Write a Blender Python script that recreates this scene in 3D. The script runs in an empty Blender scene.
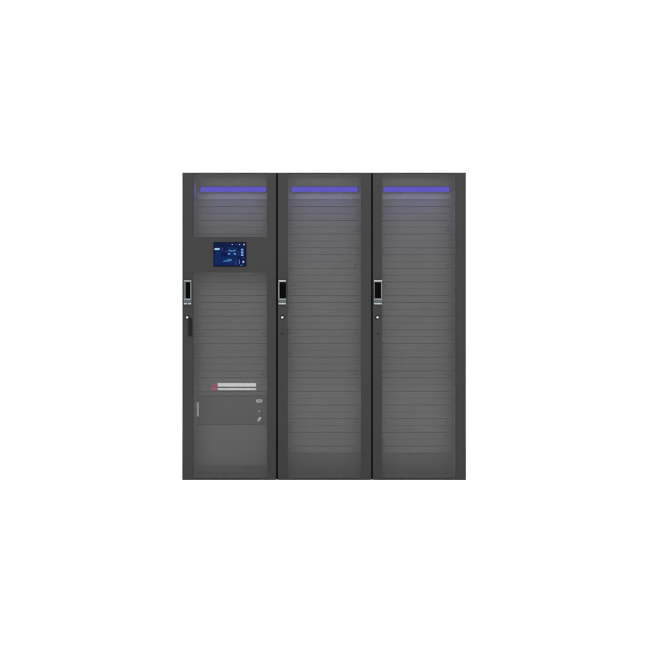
import bpy, bmesh, math, random
from mathutils import Vector

random.seed(7)
S = bpy.context.scene
COL = S.collection

# ------------------------------------------------------------------ scale
# 600 mm wide cabinets.  The front plane of the doors is y = 0, metres.
PX = 0.00633
DCAM = 4.0
ZC = (480 - 325) * PX


def fx(px, d=0.0):
    return (px - 325) * PX * (1 + d / DCAM)


def fz(py, d=0.0):
    return ZC + (325 - py) * PX * (1 + d / DCAM)


DI = 0.140          # depth of the blanking panels behind the door face

# ------------------------------------------------------------------ materials


def new_mat(name):
    m = bpy.data.materials.new(name)
    m.use_nodes = True
    nt = m.node_tree
    return m, nt, nt.nodes['Principled BSDF']


def paint(name, col, rough=0.5, spec=0.25, grain=0.03, bump=0.04, scale=900.0, metallic=0.0, var=0.06):
    """powder coat / metal: a fine grain in the bump and faint patchiness in the colour and gloss"""
    m, nt, b = new_mat(name)
    N, L = nt.nodes, nt.links
    tc = N.new('ShaderNodeTexCoord')
    big = N.new('ShaderNodeTexNoise')
    big.inputs['Scale'].default_value = 3.0
    big.inputs['Detail'].default_value = 4.0
    L.new(tc.outputs['Object'], big.inputs['Vector'])
    ramp = N.new('ShaderNodeMapRange')
    ramp.inputs['From Min'].default_value = 0.3
    ramp.inputs['From Max'].default_value = 0.7
    ramp.inputs['To Min'].default_value = 1 - var
    ramp.inputs['To Max'].default_value = 1 + var
    L.new(big.outputs['Fac'], ramp.inputs['Value'])
    mul = N.new('ShaderNodeVectorMath')
    mul.operation = 'SCALE'
    mul.inputs[0].default_value = col[:3]
    L.new(ramp.outputs['Result'], mul.inputs['Scale'])
    L.new(mul.outputs['Vector'], b.inputs['Base Color'])
    r2 = N.new('ShaderNodeMapRange')
    r2.inputs['To Min'].default_value = rough - 0.06
    r2.inputs['To Max'].default_value = rough + 0.06
    L.new(big.outputs['Fac'], r2.inputs['Value'])
    L.new(r2.outputs['Result'], b.inputs['Roughness'])
    fine = N.new('ShaderNodeTexNoise')
    fine.inputs['Scale'].default_value = scale
    fine.inputs['Detail'].default_value = 2.0
    L.new(tc.outputs['Object'], fine.inputs['Vector'])
    bp = N.new('ShaderNodeBump')
    bp.inputs['Strength'].default_value = bump
    bp.inputs['Distance'].default_value = 0.001
    L.new(fine.outputs['Fac'], bp.inputs['Height'])
    L.new(bp.outputs['Normal'], b.inputs['Normal'])
    b.inputs['Specular IOR Level'].default_value = spec
    b.inputs['Metallic'].default_value = metallic
    return m


def lamp_mat(name, col, strength):
    m, nt, b = new_mat(name)
    b.inputs['Base Color'].default_value = (0.001, 0.001, 0.002, 1)
    b.inputs['Roughness'].default_value = 0.5
    b.inputs['Specular IOR Level'].default_value = 0.01
    b.inputs['Emission Color'].default_value = (*col, 1)
    b.inputs['Emission Strength'].default_value = strength
    return m


def glass_mat():
    m = bpy.data.materials.new('smoked_glass')
    m.use_nodes = True
    nt = m.node_tree
    for n in list(nt.nodes):
        nt.nodes.remove(n)
    out = nt.nodes.new('ShaderNodeOutputMaterial')
    tr = nt.nodes.new('ShaderNodeBsdfTransparent')
    tr.inputs['Color'].default_value = (0.95, 0.95, 0.955, 1)
    gl = nt.nodes.new('ShaderNodeBsdfGlossy')
    gl.inputs['Roughness'].default_value = 0.06
    fr = nt.nodes.new('ShaderNodeFresnel')
    fr.inputs['IOR'].default_value = 1.35
    mx = nt.nodes.new('ShaderNodeMixShader')
    nt.links.new(fr.outputs['Fac'], mx.inputs['Fac'])
    nt.links.new(tr.outputs[0], mx.inputs[1])
    nt.links.new(gl.outputs[0], mx.inputs[2])
    nt.links.new(mx.outputs[0], out.inputs['Surface'])
    return m


M = {
    'frame': paint('charcoal_powder_coat', (0.0220, 0.0220, 0.0223), 0.6, 0.12, bump=0.02),
    'body': paint('cabinet_side_paint', (0.008, 0.008, 0.0082), 0.7, 0.04, bump=0.02),
    'liner': paint('inner_steel_paint', (0.105, 0.105, 0.105), 0.5, 0.15, bump=0.0),
    'panel': paint('grey_blanking_plastic', (0.071, 0.071, 0.071), 0.55, 0.12, bump=0.0),
    'backing': paint('dark_inside', (0.040, 0.040, 0.040), 0.6, 0.1, bump=0.0),
    'device': paint('device_grey_paint', (0.036, 0.036, 0.0364), 0.55, 0.12, bump=0.0),
    'plain': paint('pale_grey_paint', (0.053, 0.053, 0.0533), 0.55, 0.12, bump=0.0),
    'fascia': paint('fascia_grey_paint', (0.112, 0.112, 0.1125), 0.55, 0.12, bump=0.0),
    'battery': paint('battery_grey_paint', (0.061, 0.061, 0.0613), 0.55, 0.12, bump=0.0),
    'base': paint('base_grey_paint', (0.046, 0.046, 0.0463), 0.55, 0.12, bump=0.0),
    'slot': paint('slot_black', (0.012, 0.012, 0.012), 0.6, 0.1, bump=0.0),
    'black': paint('gloss_black', (0.0012, 0.0013, 0.0014), 0.4, 0.01, bump=0.0),
    'rubber': paint('matt_black_rubber', (0.0075, 0.0075, 0.0075), 0.6, 0.05, bump=0.0),
    'silver': paint('satin_silver', (0.14, 0.15, 0.155), 0.36, 0.5, metallic=0.6, bump=0.02),
    'bright': paint('bright_chrome', (0.23, 0.24, 0.24), 0.25, 0.5, metallic=0.6, bump=0.0),
    'lock_metal': paint('polished_lock_metal', (0.42, 0.42, 0.41), 0.25, 0.5, metallic=0.6, bump=0.0),
    'grey_metal': paint('grey_metal', (0.055, 0.063, 0.067), 0.4, 0.4, metallic=0.4, bump=0.02),
    'teal': paint('teal_window', (0.045, 0.07, 0.07), 0.4, 0.3),
    'label': paint('white_label', (0.54, 0.54, 0.535), 0.6, 0.2, bump=0.0),
    'label_grey': paint('pale_socket_grey', (0.36, 0.36, 0.36), 0.5, 0.2),
    'pink': paint('dull_crimson_print', (0.23, 0.016, 0.052), 0.5, 0.2, bump=0.0),
    'pink_pale': paint('pale_crimson_print', (0.36, 0.07, 0.14), 0.5, 0.2, bump=0.0),
    'led': lamp_mat('blue_led_diffuser', (0.064, 0.042, 0.56), 1.0),
    'led_refl': lamp_mat('blue_led_reflection', (0.042, 0.036, 0.24), 1.0),  # self-lit blue imitating the bar's reflection on the cheek
    'led_dim': lamp_mat('blue_led_lip', (0.035, 0.026, 0.22), 1.0),
    'navy': lamp_mat('screen_navy', (0.002, 0.010, 0.062), 1.0),
    'navy2': lamp_mat('screen_blue', (0.003, 0.018, 0.115), 1.0),
    'cyan': lamp_mat('screen_cyan', (0.32, 0.60, 0.85), 1.0),
    'teal_lit': lamp_mat('screen_teal', (0.035, 0.18, 0.34), 1.0),
    'blue_lit': lamp_mat('screen_bright_blue', (0.10, 0.21, 0.62), 1.0),
    'purple_lit': lamp_mat('screen_purple', (0.035, 0.028, 0.15), 1.0),
    'white_lit': lamp_mat('screen_white', (0.50, 0.56, 0.66), 1.0),
    'glass': glass_mat(),
}

# ------------------------------------------------------------------ mesh helpers


class MB:
    def __init__(self):
        self.bm = bmesh.new()
        self.mats = []

    def mi(self, mat):
        if mat not in self.mats:
            self.mats.append(mat)
        return self.mats.index(mat)

    def box(self, x0, x1, y0, y1, z0, z1, mat):
        i = self.mi(mat)
        v = [self.bm.verts.new((x, y, z)) for x in (x0, x1) for y in (y0, y1) for z in (z0, z1)]
        for f in ((0, 1, 3, 2), (4, 6, 7, 5), (0, 4, 5, 1), (2, 3, 7, 6), (0, 2, 6, 4), (1, 5, 7, 3)):
            self.bm.faces.new([v[k] for k in f]).material_index = i
        return self

    def poly(self, pts, y0, y1, mat):
        """extrude a polygon (x, z) from y0 (front) to y1"""
        i = self.mi(mat)
        a = [self.bm.verts.new((x, y0, z)) for x, z in pts]
        b = [self.bm.verts.new((x, y1, z)) for x, z in pts]
        n = len(pts)
        fs = [self.bm.faces.new(a), self.bm.faces.new(b[::-1])]
        for k in range(n):
            fs.append(self.bm.faces.new((a[k], b[k], b[(k + 1) % n], a[(k + 1) % n])))
        for f in fs:
            f.material_index = i
        return self

    def disc(self, cx, cz, rx, rz, y0, y1, mat, n=28, ang=0.0):
        ca, sa = math.cos(ang), math.sin(ang)
        pts = []
        for k in range(n):
            t = 2 * math.pi * k / n
            u, w = rx * math.cos(t), rz * math.sin(t)
            pts.append((cx + u * ca - w * sa, cz + u * sa + w * ca))
        return self.poly(pts, y0, y1, mat)

    def rbox(self, x0, x1, z0, z1, r, y0, y1, mat, n=6):
        pts = []
        for (cx, cz, a0) in ((x1 - r, z1 - r, 0), (x0 + r, z1 - r, 90), (x0 + r, z0 + r, 180), (x1 - r, z0 + r, 270)):
            for k in range(n + 1):
                t = math.radians(a0 + 90 * k / n)
                pts.append((cx + r * math.cos(t), cz + r * math.sin(t)))
        return self.poly(pts, y0, y1, mat)

    def build(self, name, parent=None, bevel=0.0, origin=None, seg=2):
        bmesh.ops.recalc_face_normals(self.bm, faces=self.bm.faces)
        me = bpy.data.meshes.new(name)
        self.bm.to_mesh(me)
        self.bm.free()
        for m in self.mats:
            me.materials.append(M[m])
        o = bpy.data.objects.new(name, me)
        COL.objects.link(o)
        if parent is not None:
            put(o, parent)
        if bevel:
            md = o.modifiers.new('bevel', 'BEVEL')
            md.width = bevel
            md.segments = seg
            md.limit_method = 'ANGLE'
            md.angle_limit = math.radians(40)
            md.harden_normals = False
        return o


def put(o, parent):
    """parent o, whose mesh is in world coordinates, keeping it where it is"""
    base = Vector((0, 0, 0))
    p = parent
    while p is not None:
        base += p.location
        p = p.parent
    o.parent = parent
    o.location = -base


def tag(o, label=None, cat=None, group=None, kind=None):
    for k, v in (('label', label), ('category', cat), ('group', group), ('kind', kind)):
        if v:
            o[k] = v
    return o


def empty(name, loc):
    o = bpy.data.objects.new(name, None)
    COL.objects.link(o)
    o.location = loc
    o.empty_display_size = 0.1
    return o


def grid_frame(xs, zs, solid, y0, y1, mat):
    """one continuous sheet-metal frame: solid(i, j) says which cells of the grid are metal"""
    mb = MB()
    i = mb.mi(mat)
    V = {}

    def v(a, b, y):
        k = (a, b, y)
        if k not in V:
            V[k] = mb.bm.verts.new((xs[a], y, zs[b]))
        return V[k]

    def ok(a, b):
        return 0 <= a < len(xs) - 1 and 0 <= b < len(zs) - 1 and solid(a, b)
    for a in range(len(xs) - 1):
        for b in range(len(zs) - 1):
            if not ok(a, b):
                continue
            mb.bm.faces.new((v(a, b, y0), v(a + 1, b, y0), v(a + 1, b + 1, y0), v(a, b + 1, y0)))
            mb.bm.faces.new((v(a, b, y1), v(a, b + 1, y1), v(a + 1, b + 1, y1), v(a + 1, b, y1)))
            for (da, db, p, q) in ((-1, 0, (a, b), (a, b + 1)), (1, 0, (a + 1, b), (a + 1, b + 1)),
                                   (0, -1, (a, b), (a + 1, b)), (0, 1, (a, b + 1), (a + 1, b + 1))):
                if not ok(a + da, b + db):
                    mb.bm.faces.new((v(*p, y0), v(*q, y0), v(*q, y1), v(*p, y1)))
    bmesh.ops.dissolve_limit(mb.bm, angle_limit=0.01, verts=mb.bm.verts[:], edges=mb.bm.edges[:])
    return mb


# ------------------------------------------------------------------ cabinets
#            door left, opening left, opening right, door right (photo px)
CABS = [
    dict(dl=182.2, ol=193.0, orr=267.0, dr=276.0),
    dict(dl=278.0, ol=287.9, orr=361.2, dr=371.0),
    dict(dl=373.0, ol=382.2, orr=456.0, dr=466.0),
]
LABELS = [
    'dark grey server cabinet with blue touch screen and white striped module behind its glass door',
    'dark grey server cabinet without a screen, standing between the two other cabinets',
    'dark grey server cabinet without a screen at the end, beside only one other cabinet',
]
TOP, BOT = 172.3, 480.0
DEPTH = 1.10
# seams between the 1U blanking panels, in photo rows (at panel depth): all 6.84 px apart
SEAMS = [199.9 + 6.84 * k for k in range(38)]
WIDE = {1, 3, 5, 7, 8, 10, 12, 14, 15, 17, 19, 21, 23, 25, 26, 28, 30, 32, 34, 36}
CLIPS = {4: 'r', 9: 'r', 19: 'b', 30: 'r', 32: 'b', 34: 'r', 12: 'l', 25: 'r'}


def wide_gap(k):
    return 0.0014 if k in WIDE else 0.0006


def blanking(parent, cx, k0, k1):
    hw = 0.2345
    ear = 0.021
    for k in range(k0, k1):
        z1 = fz(SEAMS[k], DI) - wide_gap(k)
        z0 = fz(SEAMS[k + 1], DI) + wide_gap(k + 1)
        mb = MB()
        mb.box(cx - hw, cx - hw + ear, DI + 0.0035, DI + 0.012, z0, z1, 'panel')
        mb.box(cx + hw - ear, cx + hw, DI + 0.0035, DI + 0.012, z0, z1, 'panel')
        dy = random.uniform(0, 0.0012)
        mb.box(cx - hw + ear - 0.0005, cx + hw - ear + 0.0005, DI + dy, DI + 0.011, z0, z1, 'panel')
        for sx in (-1, 1):
            xx = cx + sx * (hw - ear / 2)
            mb.disc(xx, (z0 + z1) / 2, 0.0035, 0.0035, DI + 0.0022, DI + 0.006, 'slot', 12)
        c = CLIPS.get(k)
        zz = (z0 + z1) / 2
        if c in ('r', 'b'):
            mb.box(cx + hw - 0.042, cx + hw - 0.024, DI - 0.0012, DI + 0.004, zz - 0.004, zz + 0.004, 'slot')
        if c in ('l', 'b'):
            mb.box(cx - hw + 0.024, cx - hw + 0.042, DI - 0.0012, DI + 0.004, zz - 0.004, zz + 0.004, 'slot')
        mb.build('blanking_panel', parent, 0.0012, seg=2)


def handle(parent, x0, x1, rails):
    """recessed swing handle with card reader: bright cap, rails, black grip, teal window, bright foot"""
    zt, zb = fz(280.1), fz(304.6)
    zg1, zg0 = fz(282.3), fz(298.6)
    mb = MB()
    rw = 0.0070
    yf = -0.014
    mb.rbox(x0, x1, zb, zt, 0.006, -0.006, -0.0002, 'grey_metal')          # back plate
    mb.box(x0 + 0.001, x1 - 0.001, yf, -0.0055, zg1 + 0.002, zt - 0.0005, 'bright' if rails != 'LR' else 'silver')
    xl = x0 + (0.0135 if rails == 'LR' else rw)
    if 'L' in rails:
        mb.box(x0 + 0.001, xl, yf, -0.0055, zg0, zg1 - 0.0004, 'bright' if rails == 'L' else 'grey_metal')
    else:
        mb.box(x0 + 0.001, x0 + 0.0075, yf + 0.004, -0.0055, zg0, zg1 - 0.0004, 'grey_metal')
    if 'R' in rails:
        mb.box(x1 - rw, x1 - 0.001, yf, -0.0055, zg0, zg1 - 0.0004, 'silver')
    # lower block
    mb.box(x0 + 0.001, x1 - 0.001, yf, -0.0055, fz(300.4), zg0 - 0.0004, 'silver')
    mb.box(x0 + 0.003, x1 - 0.003, yf + 0.004, -0.0055, fz(302.9), fz(300.4) - 0.0003, 'teal' if rails != 'LR' else 'grey_metal')
    mid = (x0 + x1) / 2
    if rails == 'LR':
        mb.box(x0 + 0.002, mid - 0.002, yf, -0.0055, zb + 0.0005, fz(302.9) - 0.0003, 'bright')
        mb.box(mid + 0.002, x1 - 0.002, yf, -0.0055, zb + 0.0005, fz(302.9) - 0.0003, 'bright')
    else:
        mb.box(x0 + 0.001, x1 - 0.001, yf, -0.0055, zb + 0.0005, fz(302.9) - 0.0003, 'bright')
    h = mb.build('handle', parent, 0.0026, seg=3)
    g = MB()
    gl = xl if 'L' in rails else x0 + 0.0075
    gr = x1 - rw if 'R' in rails else x1 - 0.0005
    g.box(gl + 0.0005, gr - 0.0005, -0.0105, -0.0058, zg0 + 0.0006, zg1 - 0.0006, 'black')
    g.rbox(gl + 0.006, gr - 0.006, zg0 + 0.012, zg1 - 0.012, 0.003, -0.0135, -0.0104, 'black')
    g.build('grip', h, 0.0015)
    return h


def lock(parent, px, py):
    cx, cz = fx(px), fz(py)
    l = MB().disc(cx, cz, 0.0132, 0.0132, -0.004, -0.0002, 'black', 32).build('lock', parent, 0.001)
    c = MB()
    c.disc(cx, cz, 0.0074, 0.0074, -0.010, -0.0041, 'lock_metal', 28)
    c.box(cx - 0.001, cx + 0.001, -0.0104, -0.0098, cz - 0.0035, cz + 0.0035, 'slot')
    c.build('key_cylinder', l, 0.0008)


def led_bar(parent, xa, xb, za, zb):
    d = 0.122
    X0, X1, Z1, Z0 = fx(xa, d), fx(xb, d), fz(za, d), fz(zb, d)
    bar = MB().box(X0 - 0.004, X1 + 0.004, d + 0.001, DI + 0.0005, Z0 + 0.002, Z1 + 0.008, 'slot').build('led_bar', parent, 0.001)
    df = MB().rbox(X0, X1, Z0, Z1, 0.006, d - 0.008, d + 0.0009, 'led')
    df.box(X0 + 0.003, X1 - 0.003, d - 0.005, d + 0.0006, Z1 + 0.0003, Z1 + 0.0075, 'led_dim')      # dim upper lip
    df.build('diffuser', bar, 0.002)
    # the diodes under the bar shine down over the blanking panels
    la = bpy.data.lights.new('led_glow', 'AREA')
    la.shape = 'RECTANGLE'
    la.size = (X1 - X0) * 0.82
    la.size_y = 0.012
    la.color = (0.13, 0.11, 1.0)
    la.energy = 0.42
    lo = bpy.data.objects.new('led_glow', la)
    COL.objects.link(lo)
    put(lo, bar)
    lo.location += Vector(((X0 + X1) / 2, d - 0.090, Z0 - 0.002))
    lo.rotation_euler = (math.radians(14), 0, 0)     # aims down, a little towards the panels


def cabinet(i):
    c = CABS[i]
    dl, dr, ol, orr = fx(c['dl']), fx(c['dr']), fx(c['ol']), fx(c['orr'])
    zt, zb = fz(TOP), fz(BOT)
    mid = (dl + dr) / 2
    root = empty('server_cabinet', (mid, 0.0, 0.0))
    tag(root, LABELS[i], 'server cabinet', 'server cabinets standing in a row')
    # --- body: sides, back, roof, floor and the liner round the mounting space
    yb = 0.030
    bl = dl - (0.0058 if i else 0.0006)
    br = dr + (0.0058 if i < 2 else 0.0006)
    b = MB()
    t = 0.03
    zb0 = zb + 0.0005
    zt0 = zt + 0.0055
    b.box(bl, ol - 0.0005, yb, DEPTH, zb0, zt0, 'body')
    b.box(orr + 0.0005, br, yb, DEPTH, zb0, zt0, 'body')
    b.box(ol - 0.0005, orr + 0.0005, DEPTH - t, DEPTH, zb0, zt0, 'body')
    b.box(ol - 0.0005, orr + 0.0005, yb, DEPTH - t, zt0 - 0.006, zt0, 'body')
    b.box(ol - 0.0005, orr + 0.0005, yb, DEPTH - t, zb0, zb0 + 0.006, 'body')
    # sealing strips in the joints between neighbouring doors
    if i > 0:
        b.box(bl, dl - 0.0006, 0.016, yb - 0.0004, zb0, zt - 0.0005, 'body')
    if i < 2:
        b.box(dr + 0.0006, br, 0.016, yb - 0.0004, zb0, zt - 0.0005, 'body')
    b.build('cabinet_body', root)
    # mounting space: side cheeks, ceiling, floor and back in lighter grey
    lin = MB()
    z1, z0 = zt0 - 0.0065 , zb0 + 0.0065
    lin.box(ol, ol + 0.0015, yb - 0.004, 0.30, z0, z1, 'liner')
    lin.box(orr - 0.0015, orr, yb - 0.004, 0.30, z0, z1, 'liner')
    lin.box(ol + 0.0016, orr - 0.0016, yb - 0.004, 0.30, z1 - 0.0015, z1, 'liner')
    lin.box(ol + 0.0016, orr - 0.0016, yb - 0.004, 0.30, z0, z0 + 0.0015, 'liner')
    lin.box(ol + 0.0016, orr - 0.0016, DI + 0.016, 0.30, z0 + 0.0016, z1 - 0.0016, 'backing')
    lin.build('inner_frame', root)
    # --- door
    xs = [dl, ol, orr, dr]
    if i == 0:
        zs = [zb, zb + 0.010, fz(272.0), fz(236.8), zt - 0.006, zt]
        holes = {(1, 1), (1, 3)}
    else:
        zs = [zb, zb + 0.010, zt - 0.006, zt]
        holes = {(1, 1)}
    door = grid_frame(xs, zs, lambda a, k: (a, k) not in holes, 0.0, 0.024, 'frame').build('door', root, 0.0016, seg=3)
    for (a, k) in sorted(holes):
        MB().box(ol - 0.0, orr + 0.0, 0.0025, 0.0070, zs[k] + 0.0, zs[k + 1] - 0.0, 'glass').build('glass_pane', door)
    cx = fx({0: 232.7, 1: 324.5, 2: 416.1}[i], DI)
    # --- fascia above the panels, base plate below
    hw = 0.2345
    f0 = MB()
    f0.box(cx - hw, cx + hw, DI, DI + 0.012, fz(SEAMS[0], DI) + 0.002, z1 - 0.002, 'fascia')
    f0.build('top_fascia', root, 0.001)
    if i == 0:
        blanking(root, cx, 0, 28)
    else:
        blanking(root, cx, 0, 37)
    kz = 466.6 if i == 0 else SEAMS[37]
    p = MB()
    p.box(cx - hw, cx + hw, DI + 0.003, DI + 0.012, z0 + 0.002, fz(kz, DI) - 0.002, 'base')
    for q in (474.0, 477.0):
        p.box(cx - hw + 0.01, cx + hw - 0.01, DI - 0.001, DI + 0.004, fz(q + 0.8, DI) + 0.002, fz(q, DI), 'base')
    p.build('base_plate', root, 0.001)
    # --- light bar
    led_bar(root, *({0: (200.5, 266.2), 1: (291.3, 357.8), 2: (383.2, 449.3)}[i]), 187.5, 191.9)
    return root, cx


roots = []
for i in range(3):
    roots.append(cabinet(i))

# handles, locks and small fittings
handle(roots[0][0], fx(184.0), fx(191.8), 'LR')
handle(roots[1][0], fx(278.4), fx(286.2), 'L')
handle(roots[2][0], fx(373.6), fx(382.0), 'R')
lock(roots[0][0], 187.5, 317.4)
lock(roots[1][0], 282.4, 317.4)
lock(roots[2][0], 377.4, 317.4)
lev = MB()
lev.rbox(fx(188.5), fx(192.0), fz(336.0), fz(318.6), 0.004, -0.009, -0.0002, 'rubber')
lev.build('latch_lever', roots[0][0], 0.0015)
for r, px in ((roots[1][0], 282.2), (roots[2][0], 377.6)):
    MB().disc(fx(px), fz(333.8), 0.005, 0.005, -0.0016, -0.0002, 'rubber', 16).build('screw_cap', r, 0.0006)

# glowing strip added on the screen cabinet's cheek as the light bar's reflection
MB().box(fx(193.0) + 0.0017, fx(193.0) + 0.0120, 0.028, 0.040, fz(197.5, .06), fz(184.4, .06), 'led_refl').build('led_reflection', roots[0][0], 0.001)

# ------------------------------------------------------------------ touch screen
disp = MB()
disp.rbox(fx(213.6), fx(246.3), fz(266.5), fz(242.2), 0.004, -0.004, -0.0002, 'black')
disp = disp.build('touch_screen', roots[0][0], 0.0012)
sc = MB()


def sx(zx):
    return fx(205 + zx / 13.0)


def sz(zy):
    return fz(235 + zy / 13.0)


Y = -0.0042
sc.box(sx(118), sx(530), Y - 0.0006, Y + 0.0002, sz(402), sz(101), 'navy')


def sb(x0, x1, y0, y1, mat, lift=0.0012):
    sc.box(sx(x0), sx(x1), Y - lift, Y - 0.0005, sz(y1), sz(y0), mat)


sb(126, 214, 216, 396, 'navy2', 0.0008)
sb(222, 425, 284, 396, 'navy2', 0.0008)
sb(290, 425, 160, 274, 'navy2', 0.0008)
# title pill
sc.rbox(sx(124), sx(192), sz(197), sz(172), 0.0045, Y - 0.0014, Y - 0.0005, 'cyan')
# status row
for zx, r in ((355, 7), (450, 7), (508, 10)):
    sc.disc(sx(zx), sz(125), r * PX / 13, r * PX / 13, Y - 0.0012, Y - 0.0005, 'white_lit', 16)
sb(368, 438, 122, 127, 'purple_lit')
# mimic diagram: arch, two nodes
for k in range(10):
    t0 = math.pi * (0.12 + 0.76 * k / 10)
    t1 = math.pi * (0.12 + 0.76 * (k + 1) / 10)
    pts = [(sx(355 + r * math.cos(t)), sz(190 + rr * math.sin(t))) for (r, rr, t) in
           ((52, 26, t0), (52, 26, t1), (38, 14, t1), (38, 14, t0))]
    sc.poly(pts, Y - 0.0012, Y - 0.0005, 'teal_lit' if k % 3 else 'cyan')
for zx in (314, 390):
    sc.disc(sx(zx), sz(246), 15 * PX / 13, 12 * PX / 13, Y - 0.0012, Y - 0.0005, 'blue_lit', 18)
    sc.disc(sx(zx), sz(246), 7 * PX / 13, 6 * PX / 13, Y - 0.0014, Y - 0.0005, 'cyan', 14)
for zx, zy in ((225, 198), (275, 212), (440, 222), (442, 258), (505, 298), (228, 176)):
    sc.disc(sx(zx), sz(zy), 11 * PX / 13, 14 * PX / 13, Y - 0.0012, Y - 0.0005, 'purple_lit', 14)
# tall bar at the edge
for k in range(7):
    sb(470, 500, 182 + k * 13, 191 + k * 13, 'blue_lit' if k % 3 else 'cyan')
# area chart
sc.poly([(sx(225), sz(348)), (sx(262), sz(328)), (sx(285), sz(334)), (sx(318), sz(312)), (sx(352), sz(318)), (sx(348), sz(338)), (sx(290), sz(347))],
        Y - 0.0012, Y - 0.0005, 'teal_lit')
sb(290, 345, 316, 322, 'blue_lit', 0.0015)
for k, h in enumerate((58, 74, 40)):
    sb(388 + k * 12, 395 + k * 12, 398 - h, 398, 'purple_lit')
sb(444, 452, 318, 380, 'blue_lit')
# gauge
sc.disc(sx(498), sz(350), 34 * PX / 13, 40 * PX / 13, Y - 0.0012, Y - 0.0005, 'navy', 26)
sc.disc(sx(500), sz(350), 12 * PX / 13, 14 * PX / 13, Y - 0.0014, Y - 0.0005, 'white_lit', 18)
sb(458, 490, 388, 400, 'teal_lit')
sc.build('screen', disp)

# ------------------------------------------------------------------ devices mounted in the first cabinet
cx0 = roots[0][1]
HW = 0.2345


def device(name, y0, y1, mat, label, cat, depth=0.40):
    za, zb_ = fz(y0, DI) - 0.0022, fz(y1, DI) + 0.0022
    root = empty(name, (cx0, DI, zb_))
    tag(root, label, cat)
    mb = MB()
    mb.box(cx0 - HW, cx0 + HW, DI + 0.0005, DI + 0.014, zb_, za, mat)
    mb.build('front_panel', root, 0.0016)
    return root, za, zb_


def dx(px):
    return fx(px, DI)


def dz(py):
    return fz(py, DI)


rm, za, zb_ = device('rack_module', SEAMS[28], 396.0, 'plain',
                     'grey rack module with two white label strips and a crimson emblem', 'rack module')
s = MB()
s.box(dx(217.7), dx(256.2), DI - 0.004, DI + 0.0004, dz(386.6), dz(383.0), 'label')
s.build('label_strip', rm, 0.0006)
s = MB()
s.box(dx(217.7), dx(256.2), DI - 0.004, DI + 0.0004, dz(390.0), dz(388.1), 'label')
s.build('label_strip', rm, 0.0006)
e = MB()
e.rbox(dx(211.9), dx(217.3), dz(386.3), dz(383.9), 0.003, DI - 0.003, DI + 0.0004, 'pink')
e.rbox(dx(211.0), dx(217.3), dz(390.4), dz(386.8), 0.006, DI - 0.003, DI + 0.0004, 'pink')
e.disc(dx(214.2), dz(388.5), 0.012, 0.004, DI - 0.0042, DI - 0.0028, 'pink_pale', 22)
e.build('emblem', rm, 0.0006)

pu, za, zb_ = device('power_unit', 396.0, 424.6, 'device',
                     'darker grey rack unit with pull bar and three pale sockets, under the striped module', 'power unit')
h = MB()
h.rbox(dx(196.9) + 0.004, dx(199.2) + 0.002, dz(416.0), dz(401.8), 0.004, DI - 0.026, DI - 0.018, 'label_grey')
h.box(dx(197.4) + 0.004, dx(199.0) + 0.001, DI - 0.019, DI + 0.0004, dz(404.2), dz(402.6), 'label_grey')
h.box(dx(197.4) + 0.004, dx(199.0) + 0.001, DI - 0.019, DI + 0.0004, dz(415.2), dz(413.6), 'label_grey')
h.build('pull_bar', pu, 0.001)
g = MB()
g.box(dx(201), dx(254), DI - 0.0005, DI + 0.0004, dz(410.6), dz(410.2), 'slot')
g.build('cover_seam', pu)
o = MB()
o.disc(dx(259.3), dz(400.9), 0.0225, 0.0125, DI - 0.006, DI + 0.0004, 'label_grey', 28)
for q in (-0.0055, 0.0, 0.0055):
    o.box(dx(259.3) - 0.012, dx(259.3) + 0.012, DI - 0.0066, DI - 0.005, dz(400.9) + q - 0.0012, dz(400.9) + q + 0.0012, 'slot')
o.build('socket', pu, 0.0012)
o = MB()
o.disc(dx(259.6), dz(411.0), 0.0070, 0.0050, DI - 0.005, DI + 0.0004, 'label_grey', 20)
o.disc(dx(259.6), dz(412.6), 0.0100, 0.0035, DI - 0.0058, DI - 0.001, 'device', 20)
o.build('socket', pu, 0.001)
o = MB()
o.disc(dx(259.4), dz(419.2), 0.0175, 0.0088, DI - 0.006, DI + 0.0004, 'label_grey', 24, math.radians(52))
o.disc(dx(260.2), dz(418.4), 0.0060, 0.0042, DI - 0.0072, DI - 0.005, 'label', 18, math.radians(52))
o.build('socket', pu, 0.0012)

bp, za, zb_ = device('battery_pack', 424.6, 466.6, 'battery',
                     'tall plain grey front plate at the bottom, below the unit with sockets', 'battery pack')
for px in (201.0, 264.0):
    for py in (428.5, 462.5):
        MB().disc(dx(px), dz(py), 0.0032, 0.0032, DI - 0.0016, DI + 0.0004, 'device', 14).build('screw_head', bp)

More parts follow.
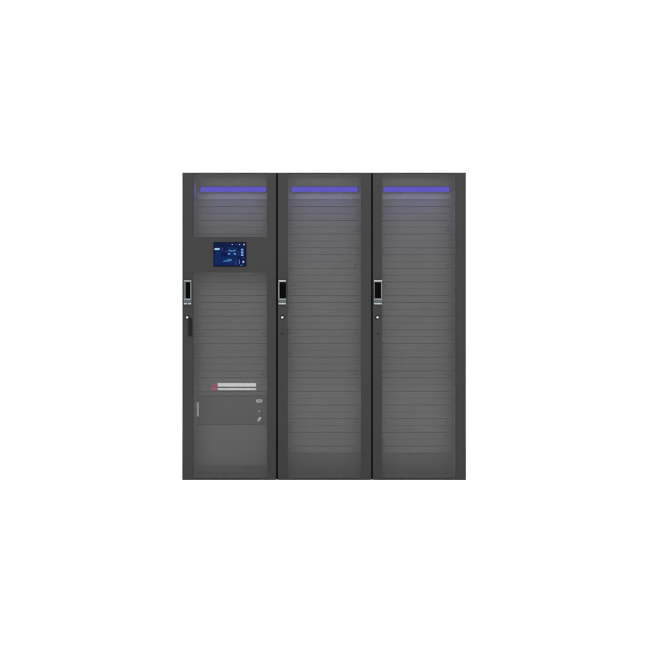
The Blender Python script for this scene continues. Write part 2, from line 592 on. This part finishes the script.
# ------------------------------------------------------------------ white studio floor
m, nt, b = new_mat('white_studio_floor')
n = nt.nodes.new('ShaderNodeTexNoise')
n.inputs['Scale'].default_value = 2.0
cr = nt.nodes.new('ShaderNodeMapRange')
cr.inputs['To Min'].default_value = 0.94
cr.inputs['To Max'].default_value = 0.96
nt.links.new(n.outputs['Fac'], cr.inputs['Value'])
cc = nt.nodes.new('ShaderNodeCombineColor')
for k in range(3):
    nt.links.new(cr.outputs['Result'], cc.inputs[k])
nt.links.new(cc.outputs['Color'], b.inputs['Base Color'])
b.inputs['Roughness'].default_value = 0.8
M['floor'] = m
fl = MB()
fl.disc(0, 0, 30, 30, 0, 0.05, 'floor', 96)
f = fl.build('floor')
f.rotation_euler = (math.radians(-90), 0, 0)     # the disc lies flat, its face at z = 0
f.location = (0, 0, 0.0)
tag(f, kind='structure')

# ------------------------------------------------------------------ light
W = bpy.data.worlds.new('World')
S.world = W
W.use_nodes = True
bg = W.node_tree.nodes['Background']
bg.inputs['Color'].default_value = (1, 1, 1, 1)
bg.inputs['Strength'].default_value = 1.8


def softbox(name, loc, target, size, size_y, energy):
    la = bpy.data.lights.new(name, 'AREA')
    la.shape = 'RECTANGLE'
    la.size, la.size_y = size, size_y
    la.energy = energy
    o = bpy.data.objects.new(name, la)
    COL.objects.link(o)
    o.location = loc
    d = Vector(target) - Vector(loc)
    o.rotation_euler = d.to_track_quat('-Z', 'Y').to_euler()
    return o


softbox('softbox_lamp', (0, -5.6, 5.2), (0, 0.3, 0.6), 6.0, 2.2, 180)

# ------------------------------------------------------------------ camera
cam = bpy.data.cameras.new('camera')
cam.sensor_width = 36.0
cam.sensor_fit = 'HORIZONTAL'
cam.lens = 36.0 * DCAM / (650 * PX)
cam.clip_start = 0.05
cam.clip_end = 200
co = bpy.data.objects.new('camera', cam)
COL.objects.link(co)
co.location = (0, -DCAM, ZC)
co.rotation_euler = (math.radians(90), 0, 0)
S.camera = co

S.render.engine = 'CYCLES'
S.cycles.use_denoising = True
S.cycles.denoiser = 'OPENIMAGEDENOISE'
S.cycles.denoising_input_passes = 'RGB'
S.cycles.max_bounces = 8
S.cycles.transparent_max_bounces = 16
S.view_settings.view_transform = 'Standard'
S.view_settings.look = 'None'
S.view_settings.exposure = 0
S.view_settings.gamma = 1
